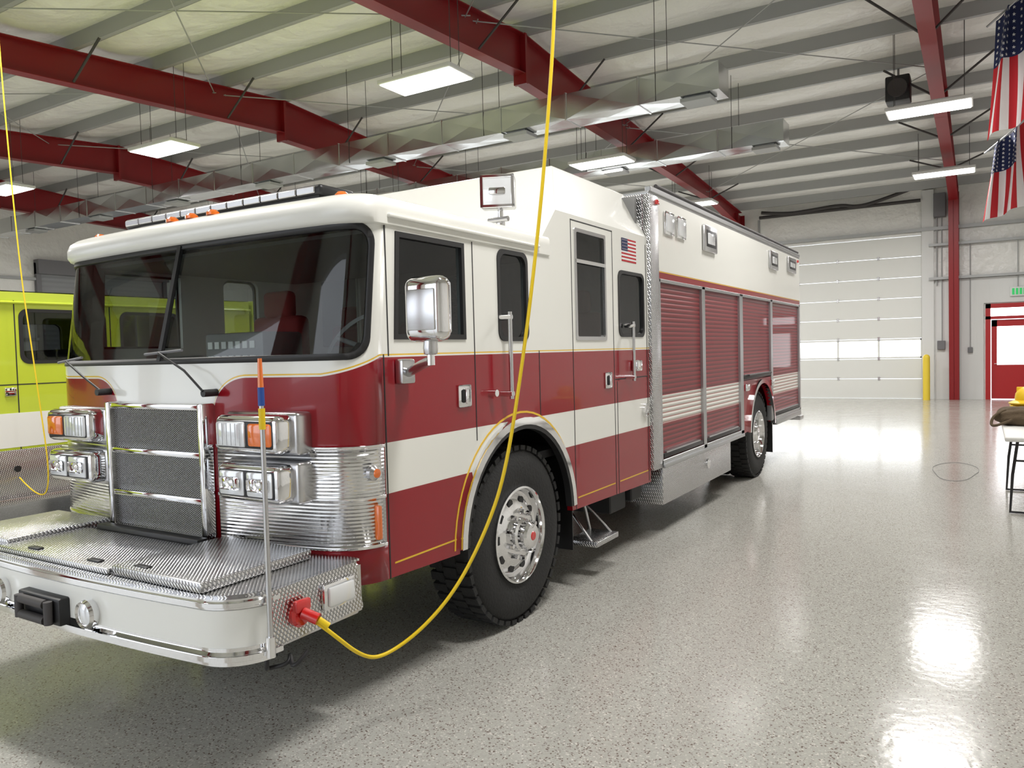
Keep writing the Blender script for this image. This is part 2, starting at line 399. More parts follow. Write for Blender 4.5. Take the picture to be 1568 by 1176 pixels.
for (yc,zb,zt,xe) in ((8.85,5.3,5.7,.42),(12.62,5.38,5.78,.5)):
    r=root('ventilation_duct');x=xe;bm=bmesh.new();bf=bmesh.new()
    while x>-20:
        w=1.22;j=random.uniform(-.004,.004)
        bbox(bm,(x-w,yc-.25+j,zb+j),(x-.01,yc+.25+j,zt+j))
        bbox(bf,(x-w-.02,yc-.265,zb-.015),(x-w+.01,yc+.265,zt+.015),.004,1);x-=w
    bm.normal_update()
    bmesh.ops.poke(bm,faces=[f for f in bm.faces if abs(f.normal.x)<.5],offset=.014,center_mode='MEAN')
    fin(bm,'sections',r,'duct');fin(bf,'flanges',r,'duct')
    rg=bmesh.new();hg=bmesh.new()
    x=xe-.35
    while x>-20:
        bbox(rg,(x-.25,yc-.2,zb-.08),(x+.2,yc+.15,zb-.02),.005,1);bbox(rg,(x-.2,yc-.16,zb-.03),(x+.15,yc+.11,zb+.02))
        for s in (-.26,.26):bcyl(hg,(x-.6,yc+s,zb),(x-.6,yc+s,rz(yc)-.1),.005,None,6)
        x-=3.05
    fin(rg,'registers',r,'galv');fin(hg,'hangers',r,'hose')

# ------------------------------------------------------------------ fire truck
T=root('fire_truck')
HX=1.22
half=[(x/20.0,.09*(x/20.0)**2) for x in range(0,21)]
P0,P1,P2,P3=Vector((1.0,.09)),Vector((1.13,.115)),Vector((1.22,.19)),Vector((1.22,.31))
for i in range(1,17):
    t=i/16;q=(1-t)**3*P0+3*(1-t)**2*t*P1+3*(1-t)*t*t*P2+t**3*P3;half.append((q.x,q.y))
arc=[0]
for a,b in zip(half,half[1:]):arc.append(arc[-1]+math.hypot(b[0]-a[0],b[1]-a[1]))
LL=arc[-1]
def plan(s):
    sg=1 if s>=0 else -1;s=min(abs(s),LL)
    for i in range(len(arc)-1):
        if s<=arc[i+1]+1e-9:
            t=(s-arc[i])/(arc[i+1]-arc[i]);x=half[i][0]*(1-t)+half[i+1][0]*t;y=half[i][1]*(1-t)+half[i+1][1]*t
            dx,dy=half[i+1][0]-half[i][0],half[i+1][1]-half[i][1];l=math.hypot(dx,dy);return sg*x,y,sg*dy/l,-dx/l
    return sg*half[-1][0],half[-1][1],sg,0
def lean(z):return 0 if z<1.63 else .16*(z-1.63)/.63
def F(off):
    def f(s,z):
        x,y,nx,ny=plan(s);return (x+nx*off,y+ny*off+lean(z)*(1-.6*(s/LL)**2),z)
    return f
cu=[-LL+.03*i for i in range(1,int(2*LL/.03))]
WS=LL-.085
FO=Vector((0,-1,0))
wsh=rr(-WS,WS,1.645,2.25,.09,8)
plate('cab_front',T,[(-LL,.62),(LL,.62),(LL,2.3),(-LL,2.3)],[wsh],F(0),.04,'cab',cu,[1.63],FO,True)
wso=rr(-WS-.012,WS+.012,1.633,2.262,.1,8);wsi=rr(-WS+.018,WS-.018,1.663,2.232,.08,8)
plate('windshield_gasket',T,wso,[wsi],F(.006),.02,'black',cu,[],FO,True)
plate('windshield_glass_pane',T,rr(-WS+.005,WS-.005,1.65,2.245,.09,8),[],F(-.006),0,'wglass',cu,[],FO,True)
plate('windshield_divider',T,[(-.014,1.65),(.014,1.65),(.014,2.25),(-.014,2.25)],[],F(.012),.02,'black',[],[],FO)
for sg in (-1,1):
    a,b=(.42,LL-.01) if sg>0 else (-LL+.01,-.42)
    plate('chrome_wrap',T,[(a,.77),(b,.77),(b,1.225),(a,1.225)],[],F(.008),.006,'chribs',cu,[],FO,True)
    for z in (.765,.99,1.225):plate('chrome_wrap_trim',T,[(a,z),(b,z),(b,z+.014),(a,z+.014)],[],F(.014),.012,'chrome',cu,[],FO,True)
bm=bmesh.new()
for x in (-.405,.365):bbox(bm,(x,-.06,.76),(x+.04,.03,1.44),.008)
for z in (.76,.945,1.17,1.405):bbox(bm,(-.40,-.055,z),(.40,.03,z+.03),.006)
fin(bm,'grille_frame',T,'chrome',True)
box('grille_screen',T,(-.37,-.03,.77),(.37,0.01,1.43),'grille')
for sg in (-1,1):
    for zc,up in ((1.305,1),(1.08,0)):
        nm='headlamp_upper' if up else 'headlamp_lower'
        bm=bmesh.new();bbox(bm,(sg*.52,-.085,zc-.088),(sg*.95,.10,zc+.088),.035,4)
        fin(bm,nm+'_bezel',T,'chrome',True)
        box(nm+'_flange',T,(sg*.50,.0,zc-.098),(sg*.985,.10,zc+.098),'steel',.02,3)
        box(nm+'_recess',T,(sg*.54,-.089,zc-.066),(sg*.925,-.05,zc+.066),'black',.015)
        if up:
            box('warning_lens',T,(sg*.548,-.098,zc-.058),(sg*.745,-.07,zc+.058),'lens',.012);box('turn_lens',T,(sg*.765,-.098,zc-.053),(sg*.915,-.07,zc+.053),'orange',.012)
            boxes('warning_lens_ribs',T,[((sg*(.565+k*.03),-.1,zc-.05),(sg*(.568+k*.03),-.095,zc+.05)) for k in range(6)],'steel')
        else:
            for k in (0,1):
                xc=sg*(.640+k*.187)
                box('head_lens',T,(xc-.085,-.096,zc-.058),(xc+.085,-.07,zc+.058),'lens',.012)
                box('head_reflector',T,(xc-.07,-.099,zc-.03),(xc+.07,-.094,zc+.03),'chrome',.012)
                lathe('head_bulb_ring',T,[(.03,0),(.026,.006),(.016,.002),(.008,.006),(0,.007)],(xc,-.098,zc),'chrome',24,'y',-1)
def arcpts(cy,cz,r,a0,a1,n=28):
    return [(cy+r*math.cos(math.radians(a0+(a1-a0)*i/n)),cz+r*math.sin(math.radians(a0+(a1-a0)*i/n))) for i in range(n+1)]
outer=[(.31,.60),(.31,1.63),(.375,2.30),(1.80,2.30),(2.06,2.57),(3.66,2.57),(3.66,.53),(2.21,.56)]+arcpts(1.55,.58,.66,0,180)[1:-1]+[(.89,.58)]
W1=[(.415,1.735),(.445,2.225)]+[(.985,2.225),(.985,1.735)]
W2=rr(1.34,1.66,1.725,2.235,.06);W3=rr(2.33,2.81,1.73,2.475,.012,2);W4=rr(3.06,3.56,1.755,2.245,.06)
for sg in (-1,1):
    mp=lambda u,v,sg=sg:(sg*HX,u,v)
    plate('cab_side',T,outer,[W1,W2,W3,W4],mp,.04,'cab',[],[],Vector((sg,0,0)))
    for nm,w in (('front',W1),('mid',W2),('rear',W3),('small',W4)):
        cx=sum(p[0] for p in w)/len(w);cz=sum(p[1] for p in w)/len(w)
        def sc(p,d):
            return (p[0]+(d if p[0]>cx else -d),p[1]+(d if p[1]>cz else -d))
        plate('window_rim_'+nm,T,[sc(p,.012) for p in w],[[sc(p,-.014) for p in w]],lambda u,v,sg=sg:(sg*(HX+.007),u,v),.02,'black' if nm in('front','mid','small') else 'steel',[],[],Vector((sg,0,0)))
        plate('window_glass_'+nm,T,[sc(p,.005) for p in w],[],lambda u,v,sg=sg:(sg*(HX-.012),u,v),0,'tglass',[],[],Vector((sg,0,0)))
    box('window_bar',T,(sg*(HX-.001),2.33,2.25),(sg*(HX+.012),2.81,2.275),'chrome')
    bm=bmesh.new();xs=(sg*(HX-.002),sg*(HX+.0015))
    def seam(y0,z0,y1,z1):
        w=.004;bbox(bm,(xs[0],min(y0,y1)-w,min(z0,z1)-w),(xs[1],max(y0,y1)+w,max(z0,z1)+w))
    seam(.325,.6,.325,1.65);seam(.36,1.65,.36,2.28);seam(.36,2.28,1.08,2.28);seam(1.08,1.17,1.08,2.28)
    seam(2.27,.56,2.27,2.535);seam(2.27,2.535,2.95,2.535);seam(2.95,.55,2.95,2.535);seam(2.97,1.42,3.62,1.42);seam(3.0,.55,3.0,1.4);seam(1.8,1.25,1.8,1.65);seam(3.62,.55,3.62,2.5)
    fin(bm,'door_seams',T,'dark')
    bm=bmesh.new()
    for y0,y1,z in ((.36,.86,.66),(2.3,2.93,.63),(3.02,3.6,.63)):bbox(bm,(xs[0],y0,z),(xs[1],y1,z+.008))
    fin(bm,'pinstripes',T,'gold')
    def band(nm,r0,r1,th,m,cy=1.55,cz=.58,a0=2,a1=178):
        plate(nm,T,arcpts(cy,cz,r1,a0,a1)+arcpts(cy,cz,r0,a1,a0),[],lambda u,v,sg=sg:(sg*(HX+th),u,v),th+.02,m,[],[],Vector((sg,0,0)))
    band('wheel_arch_trim',.63,.675,.03,'chrome');band('wheel_arch_gold',.70,.712,.002,'gold')
    band('wheel_arch_liner',.605,.632,.025,'black')
    for y,z0,z1 in ((1.345,1.38,1.88),(3.17,1.40,1.86)):
        x=sg*(HX+.07)
        tube('grab_rail',T,[(x,y,z0),(x,y,z1)],.013,'steel',False)
        for z in (z0+.03,z1-.03):cyl('grab_rail_mount',T,(sg*HX,y,z),(sg*(HX+.08),y,z),.017,'chrome')
    for y,z in ((.965,1.42),(2.83,1.42)):
        box('door_handle_plate',T,(sg*HX,y-.06,z-.06),(sg*(HX+.012),y+.06,z+.06),'chrome',.01);box('door_handle_pull',T,(sg*(HX+.01),y-.035,z-.035),(sg*(HX+.02),y+.035,z+.035),'black',.008);box('door_handle_lever',T,(sg*(HX+.015),y-.015,z-.04),(sg*(HX+.03),y+.015,z+.04),'chrome',.005)
    cyl('door_lock',T,(sg*HX,1.22,1.42),(sg*(HX+.05),1.22,1.42),.02,'chrome')
    box('side_latch',T,(sg*HX,3.28,1.47),(sg*(HX+.06),3.38,1.56),'chrome',.015)
    lathe('fuel_cap',T,[(.06,0),(.06,.02),(.045,.025),(.04,.015),(0,.015)],(sg*HX,3.55,1.14),'chrome',32,'x',sg)
    lathe('corner_marker',T,[(.035,0),(.035,.02),(.02,.035),(0,.038)],(sg*HX,.215,1.115),'steel',24,'x',sg);lathe('corner_marker_lens',T,[(.024,.02),(.02,.04),(0,.045)],(sg*HX,.215,1.115),'orange',24,'x',sg)
    box('corner_reflector',T,(sg*(HX-.01),.235,.80),(sg*(HX+.02),.262,.96),'orange',.008)
    box('body_gutter',T,(sg*(HX-.01),.37,2.292),(sg*(HX+.03),1.8,2.312),'white',.008)
bm=bmesh.new()
fy0,fy1,fz0,fz1=3.13,3.42,2.33,2.51;hh=(fz1-fz0)/13
for i in range(13):
    q=fz1-hh*(i+1);bbox(bm,(HX,fy0,q),(HX+.002,fy1,q+hh),mi=0 if i%2==0 else 1)
bbox(bm,(HX,fy0,fz1-7*hh),(HX+.003,fy0+.12,fz1),mi=2)
for i in range(5):
    for j in range(4):bcyl(bm,(HX,fy0+.014+i*.023,fz1-.012-j*.024),(HX+.004,fy0+.014+i*.023,fz1-.012-j*.024),.004,None,6)
o=fin(bm,'flag_decal',T,['fred','fwht','fblu'])
for p in o.data.polygons:
    if p.center.x>HX+.0035 and p.material_index==0:p.material_index=1
def ring(off,z,ycut=3.66):
    pts=[]
    for i in range(-44,45):
        s=LL*i/44;x,y,nx,ny=plan(s);L=lean(2.28)*(1-.6*(s/LL)**2)
        pts.append((x+nx*off,y+ny*off+L,z))
    return [(-(HX+off),ycut,z)]+pts+[((HX+off),ycut,z)]
lv=[(0,2.255),(.03,2.262),(.045,2.285),(.045,2.325),(.03,2.36),(-.005,2.385),(-.06,2.405),(-.15,2.418),(-.35,2.43),(-.7,2.438)]
bm=bmesh.new();R=[]
for off,z in lv:
    P=ring(off,z);lim=HX+(off if off<0 else .012)
    R.append([bm.verts.new((max(-lim,min(lim,p[0])),p[1],p[2])) for p in P])
for a,b in zip(R,R[1:]):
    for i in range(len(a)-1):bm.faces.new((a[i],a[i+1],b[i+1],b[i]))
bm.faces.new(R[-1])
bmesh.ops.recalc_face_normals(bm,faces=bm.faces[:])
bmesh.ops.bisect_plane(bm,geom=bm.verts[:]+bm.edges[:]+bm.faces[:],plane_co=(0,1.95,0),plane_no=(0,1,0),clear_outer=True)
fin(bm,'cab_roof',T,'white',True,50)
vs=[(-1.22,1.80,2.29),(1.22,1.80,2.29),(1.22,2.06,2.565),(-1.22,2.06,2.565),(1.02,2.40,2.95),(-1.02,2.40,2.95),(1.22,3.66,2.565),(-1.22,3.66,2.565),(1.02,3.66,2.95),(-1.02,3.66,2.95)]
fs=[(0,1,4,5),(1,2,4),(0,5,3),(2,6,8,4),(3,5,9,7),(4,8,9,5),(7,9,8,6)]
poly('raised_roof',T,vs,fs,'white',bev=.012)
bm=bmesh.new();bbox(bm,(-.8,.37,2.425),(.8,.60,2.455),.005);bbox(bm,(-.82,.36,2.45),(.82,.61,2.505),.02,3)
fin(bm,'light_bar_body',T,'black',True)
boxes('light_bar_lenses',T,[((-.79+.132*i,.350,2.46),(-.665+.132*i,.37,2.493)) for i in range(12)],'steel',.004)
for x in (-1.0,-.17,0,.17,1.0):
    yy=plan(x)[1]+.20
    lathe('roof_marker',T,[(.034,0),(.033,.015),(.02,.027),(0,.03)],(x,yy+.03,2.403),'orange',20,'z')
SL=bpy.data.objects.new('scene_lamp_mount',None);COL.objects.link(SL);SL.parent=T;SL.location=(1.06,1.62,2.63);SL.rotation_euler=(0,0,math.radians(25))
bm=bmesh.new();bbox(bm,(-.105,-.04,-.10),(.105,.06,.10),.012);bbox(bm,(-.09,.05,-.08),(.09,.10,.08),.02);fin(bm,'scene_lamp_housing',SL,'steel',True)
box('scene_lamp_glass',SL,(-.09,-.052,-.085),(.09,-.04,.085),'lens',.005)
boxes('scene_lamp_frame_bars',SL,[((-.105,-.056,-.10),(-.085,-.045,.10)),((.085,-.056,-.10),(.105,-.045,.10)),((-.105,-.056,.08),(.105,-.045,.10)),((-.105,-.056,-.10),(.105,-.045,-.08))],'chrome',.003)
box('scene_lamp_reflector',SL,(-.05,-.058,-.02),(.05,-.05,.02),'chrome',.006)
cyl('scene_lamp_mast',T,(1.06,1.64,2.36),(1.06,1.64,2.55),.018,'chrome')
lathe('scene_lamp_base',T,[(.06,0),(.06,.02),(.03,.05),(.03,.08)],(1.06,1.64,2.37),'chrome',24,'z')
cyl('scene_lamp_knob',T,(1.0,1.6,2.46),(1.14,1.6,2.46),.016,'steel')
tube('wiper_arm',T,[(.42,-.06,1.50),(.30,-.07,1.60),(.06,-.04,1.69)],.006,'black',False);tube('wiper_blade',T,[(-.07,-.03,1.685),(.24,-.035,1.70)],.007,'grey',False)
tube('wiper_arm_far',T,[(-.47,-.04,1.50),(-.62,-.05,1.58),(-.86,-.0,1.66)],.006,'black',False);tube('wiper_blade_far',T,[(-1.0,.03,1.655),(-.70,-.0,1.68)],.007,'grey',False)
for x in (.42,-.47):cyl('wiper_pivot',T,(x,-.06,1.49),(x,.02,1.49),.018,'black')
for sg in (1,):
    x=sg*1.5
    bm=bmesh.new();bbox(bm,(x-.11,.26,1.705),(x+.11,.36,1.995),.045,4);fin(bm,'mirror_housing',T,'chrome',True)
    box('mirror_face_plate',T,(x-.075,.252,1.755),(x+.075,.262,1.935),'steel',.004)
    box('mirror_glass',T,(x-.085,.358,1.74),(x+.085,.365,1.97),'lens',.01)
    cyl('mirror_post',T,(x,.32,1.60),(x,.32,1.73),.018,'chrome');lathe('mirror_swivel',T,[(.0,0),(.03,.01),(.034,.035),(.03,.07),(0,.08)],(x,.32,1.64),'steel',20,'z')
    tube('mirror_arm',T,[(x,.32,1.62),(sg*1.42,.35,1.60),(sg*1.25,.46,1.56)],.022,'steel',False)
    box('mirror_base',T,(sg*HX,.40,1.51),(sg*(HX+.05),.50,1.63),'steel',.012)
# interior
box('cab_floor',T,(-1.15,.2,.95),(1.15,3.6,1.0),'dark')
box('dashboard',T,(-1.12,.28,1.0),(1.12,.62,1.62),'cabgrey',.04,3)
box('engine_cover',T,(-.42,.6,1.0),(.42,1.9,1.5),'grey',.06,3)
box('radio_console',T,(-.3,.5,1.5),(.2,.8,1.8),'grey',.02)
boxes('console_switches',T,[((-.26+.06*i,.492,1.55+.08*j),(-.22+.06*i,.5,1.59+.08*j)) for i in range(7) for j in range(3)],'fwht')
def seat(x,y,m='seat'):
    bm=bmesh.new();bbox(bm,(x-.25,y,1.15),(x+.25,y+.48,1.32),.05,3);bbox(bm,(x-.24,y+.42,1.3),(x+.24,y+.56,1.95),.05,3);bbox(bm,(x-.13,y+.43,1.93),(x+.13,y+.54,2.13),.04,3)
    fin(bm,'cab_seat',T,m,True)
seat(.75,1.0);seat(-.75,1.0,'seatr');seat(.78,2.7,'seatr');seat(-.78,2.7,'seatr');seat(0.05,2.5,'seatr')
boxes('cab_rear_wall',T,[((-1.16,3.56,1.0),(1.16,3.6,2.9))],'cabgrey')
SW=bpy.data.objects.new('steering_mount',None);COL.objects.link(SW);SW.parent=T;SW.location=(.72,.72,1.70);SW.rotation_euler=(math.radians(-35),0,0)
lathe('steering_rim',SW,[(.205,0),(.22,.014),(.235,0),(.22,-.014),(.205,0)],(0,0,0),'grey',40,'y',caps=False)
cyls('steering_spokes',SW,[((0,0,0),(.21*math.cos(a),0,.21*math.sin(a)),.014) for a in (0.3,2.84,-1.57)],'grey')
cyl('steering_column',T,(.72,.5,1.5),(.72,.72,1.70),.03,'black')
box('cab_headliner',T,(-1.15,.4,2.24),(1.15,2.0,2.26),'cabgrey')
for sg in (-1,1):
    plate('front_valance',T,[(sg*.95,.60),(sg*LL,.60),(sg*LL,.78),(sg*.95,.78)],[],F(.003),.02,'red',cu,[],FO,True)
def bplan(hw,y0,rad,yb,n=12):
    pts=[(hw,yb)]
    for i in range(n+1):
        a=math.radians(-90*i/n);pts.append((hw-rad+rad*math.cos(a),y0+rad+ rad*math.sin(a)))
    k=14
    for i in range(1,k):
        x=(hw-rad)*(1-2*i/k);pts.append((x,y0-.05*(1-(x/(hw-rad))**2)))
    for i in range(n+1):
        a=math.radians(-90-90*i/n);pts.append((-hw+rad+rad*math.cos(a),y0+rad+rad*math.sin(a)))
    pts.append((-hw,yb));return pts
def bprism(name,offs,z0,z1,m,hw=1.23,y0=-.57,rad=.22,yb=.12,bev=.012):
    P=bplan(hw+offs,y0-offs,rad,yb);bm=bmesh.new();a=[bm.verts.new((p[0],p[1],z0)) for p in P];b=[bm.verts.new((p[0],p[1],z1)) for p in P];k=len(P)
    for i in range(k):bm.faces.new((a[i],a[(i+1)%k],b[(i+1)%k],b[i]))
    f1=bm.faces.new(a[::-1]);f2=bm.faces.new(b);bmesh.ops.recalc_face_normals(bm,faces=bm.faces[:])
    if bev:bmesh.ops.bevel(bm,geom=list(f1.edges)+list(f2.edges),offset=bev,segments=3,affect='EDGES')
    return fin(bm,name,T,m,True,40)
bprism('bumper_core',-.006,.50,.73,'steel')
bprism('bumper_white_band',0,.545,.69,'white',yb=-.36,bev=0)
bprism('bumper_top_rim',.014,.695,.735,'chrome',yb=-.36)
bprism('bumper_bottom_rim',.022,.475,.545,'chrome',yb=-.36,bev=.025)
for sg in (-1,1):
    plate('bumper_side_tread',T,[(-.40,.52),(.11,.53),(.07,.745),(-.40,.745)],[],lambda u,v,sg=sg:(sg*1.242,u,v),.02,'dia',[],[],Vector((sg,0,0)))
    box('bumper_side_lamp_bezel',T,(sg*1.24,-.145,.585),(sg*1.265,.045,.70),'chrome',.012);box('bumper_side_lamp_lens',T,(sg*1.262,-.125,.60),(sg*1.278,.025,.685),'lens',.01)
bprism('bumper_deck',-.012,.735,.745,'dia',bev=0)
box('deck_cover_center',T,(-.50,-.57,.745),(.42,-.13,.772),'dia',.008)
box('deck_lid_left_side',T,(.435,-.56,.745),(1.03,.02,.79),'dia',.012);box('deck_lid_right_side',T,(-1.05,-.52,.745),(-.515,.02,.79),'dia',.012)
box('deck_slot',T,(-.42,-.125,.745),(.42,-.065,.795),'black',.006)
for x in (.55,.2,-.3,-.8):box('deck_latch',T,(x,-.53,.785 if abs(x)>.45 else .770),(x+.09,-.5,.795 if abs(x)>.45 else .78),'black',.003)
box('hitch_plate',T,(-.13,-.665,.515),(.21,-.60,.635),'black',.01)
cyls('winch_rollers',T,[((-.06,-.685,.54),(.14,-.685,.54),.02),((-.06,-.685,.61),(.14,-.685,.61),.02),((-.08,-.685,.525),(-.08,-.685,.625),.018),((.16,-.685,.525),(.16,-.685,.625),.018)],'hose',16)
for x in (-.35,.37):
    lathe('tow_lamp',T,[(.058,0),(.062,.03),(.055,.045),(.05,.035),(0,.028)],(x,-.61,.59),'chrome',32,'y',-1);lathe('tow_lamp_lens',T,[(.045,.036),(.03,.043),(0,.046)],(x,-.61,.59),'lens',24,'y',-1)
cyl('corner_pole',T,(1.262,-.43,.5),(1.262,-.43,1.56),.011,'steel',.009);cyl('corner_pole_band',T,(1.262,-.43,1.47),(1.262,-.43,1.54),.0125,'blue');cyl('corner_pole_tip',T,(1.262,-.43,1.54),(1.262,-.43,1.65),.011,'orange',.008);cyl('corner_pole_yellow',T,(1.262,-.43,1.38),(1.262,-.43,1.46),.0125,'yellow')
cyl('corner_pole_ring',T,(1.262,-.43,.5),(1.262,-.43,.58),.018,'chrome')
tube('loose_cable',T,[(1.2,-.40,.5),(1.22,-.42,.44),(1.18,-.38,.42),(1.26,-.34,.44),(1.22,-.3,.47),(1.3,-.36,.42),(1.3,-.28,.48)],.009,'black')
lathe('power_inlet_ring',T,[(.05,0),(.05,.02),(.04,.03),(0,.03)],(1.24,-.27,.615),'redlens',24,'x')
box('power_inlet_cover',T,(1.25,-.31,.63),(1.28,-.23,.68),'redlens',.01)
def wheel(par,x,y,sg,R_=.54,wd=.30,deep=False,nm='front'):
    c=(x,y,R_)
    tp=[(.285,-.01),(.33,.0),(.40,.008),(.47,.0),(.505,-.02),(.528,-.05),(.532,-.15),(.528,-wd+.05),(.505,-wd+.02),(.45,-wd),(.33,-wd),(.285,-wd+.01)]
    lathe(nm+'_tire',par,tp,c,'rubber',72,'x',sg,caps=False)
    bm=bmesh.new();nl=44
    for i in range(nl):
        for k,(a,b) in enumerate(((-.012,-.10),(-.105,-.195),(-.2,-wd+.012))):
            an=2*pi*(i+(.5 if k==1 else 0))/nl
            q=bmesh.ops.create_cube(bm,size=1)['verts']
            for v in q:
                xx=(a+b)/2+v.co.x*(abs(b-a));rr_=.541 if v.co.y>0 else .513;tt=v.co.z*.052
                co=Vector((xx*sg,rr_*math.cos(an)-tt*math.sin(an),rr_*math.sin(an)+tt*math.cos(an)));v.co=co+Vector(c)
    fin(bm,nm+'_tread',par,'rubber')
    if not deep:
        dp=[(.288,-.20),(.288,-.02),(.292,.010),(.28,.014),(.268,-.005),(.262,-.05),(.245,-.06),(.215,-.035),(.16,-.012),(.14,-.01),(.10,-.01),(0,-.01)]
        hub=[(.105,-.01),(.1,.02),(.085,.03),(.082,.07),(.07,.085),(.04,.09),(0,.09)];hh,lug=-.032,-.012
    else:
        dp=[(.288,-.25),(.288,-.02),(.292,.010),(.28,.014),(.268,-.01),(.258,-.15),(.24,-.16),(.16,-.17),(.1,-.17),(0,-.17)]
        hub=[(.13,-.17),(.12,-.08),(.1,-.02),(.08,0),(0,.005)];hh,lug=-.162,-.17
    lathe(nm+'_rim',par,dp,c,'chrome',64,'x',sg,caps=False);lathe(nm+'_hub',par,hub,c,'chrome',32,'x',sg)
    bm=bmesh.new();bn=bmesh.new()
    for i in range(10):
        a=2*pi*i/10;p=Vector((x,y+.205*math.cos(a),R_+.205*math.sin(a)))
        bcyl(bm,p+Vector((sg*(hh-.02),0,0)),p+Vector((sg*(hh+.006),0,0)),.026,None,20)
        a+=pi/10;p=Vector((x,y+.142*math.cos(a),R_+.142*math.sin(a)))
        bcyl(bn,p+Vector((sg*lug,0,0)),p+Vector((sg*(lug+.045),0,0)),.018,.013,6)
    fin(bm,nm+'_hand_holes',par,'black');fin(bn,nm+'_lug_nuts',par,'chrome')
    lathe(nm+'_hub_badge',par,[(.028,0),(.025,.004),(0,.006)],(x+sg*(.09 if not deep else .004),y,R_),'redlens' if not deep else 'steel',24,'x',sg)
for sg in (-1,1):
    wheel(T,sg*1.2,1.55,sg,nm='front')
    wheel(T,sg*1.19,7.4,sg,deep=True,nm='rear')
    lathe('rear_inner_tire',T,[(.285,0),(.47,0),(.53,-.04),(.53,-.24),(.47,-.28),(.285,-.28)],(sg*.86,7.4,.54),'rubber',48,'x',sg)
cyls('axles',T,[((-1,1.55,.54),(1,1.55,.54),.09),((-1,7.4,.54),(1,7.4,.54),.12),((0,2,.6),(0,7.4,.56),.06)],'dark')
lathe('differential',T,[(0,-.2),(.15,-.15),(.2,0),(.15,.15),(0,.2)],(0,7.4,.54),'dark',24,'y')
boxes('chassis_rails',T,[((-.48,.3,.62),(-.38,9.6,.85)),((.38,.3,.62),(.48,9.6,.85)),((-.9,2.2,.45),(.9,3.5,.9)),((-.35,.3,.5),(.35,2.0,1.1)),((-.5,-.4,.51),(-.4,.35,.7)),((.4,-.4,.51),(.5,.35,.7))],'dark')
box('wheel_well_rear_wall',T,(-1.15,2.3,.55),(1.15,2.33,1.2),'dark');box('wheel_well_fore',T,(-1.15,.82,.58),(1.15,.85,1.2),'dark')
for sg in (-1,1):
    box('front_mudflap',T,(sg*.92,2.24,.28),(sg*1.2,2.25,.9),'black');box('rear_mudflap',T,(sg*.75,8.12,.22),(sg*1.2,8.13,.9),'black')
    y=2.69;bm=bmesh.new()
    bbox(bm,(sg*1.02,y-.19,.24),(sg*1.26,y+.19,.28),.006)
    fin(bm,'step_tread',T,'dia',True)
    cyls('step_brackets',T,[((sg*1.03,y-.17,.26),(sg*1.0,y-.10,.58),.014),((sg*1.03,y+.17,.26),(sg*1.0,y+.10,.58),.014),((sg*1.22,y-.17,.26),(sg*1.0,y-.13,.5),.01),((sg*1.22,y+.17,.26),(sg*1.0,y+.13,.5),.01)],'steel')
    boxes('under_boxes',T,[((sg*.7,3.05,.36),(sg*1.12,3.35,.54)),((sg*.8,3.4,.4),(sg*1.15,3.62,.56))],'dark',.01)
BX=1.235
bm=bmesh.new()
bbox(bm,(-BX+.05,3.66,.62),(BX-.05,6.6,2.93));bbox(bm,(-BX+.05,6.6,1.22),(BX-.05,8.15,2.93));bbox(bm,(-BX+.05,8.15,.66),(BX-.05,9.8,2.93))
fin(bm,'body_core',T,'red')
box('body_roof',T,(-BX,3.68,2.925),(BX,9.82,2.96),'alu',.006)
boxes('body_front_tread',T,[((-BX+.05,3.645,2.3),(BX-.05,3.66,2.93))],'dia')
boxes('body_roof_rail',T,[((sg*(BX-.04),3.7,2.955),(sg*(BX+.01),9.82,3.0)) for sg in (-1,1)]+[((-BX,9.78,2.955),(BX,9.82,3.0))],'alu',.005)
cyls('body_roof_rail_tube',T,[((sg*(BX-.02),3.9,3.03),(sg*(BX-.02),9.8,3.03),.018) for sg in (-1,1)],'hose')
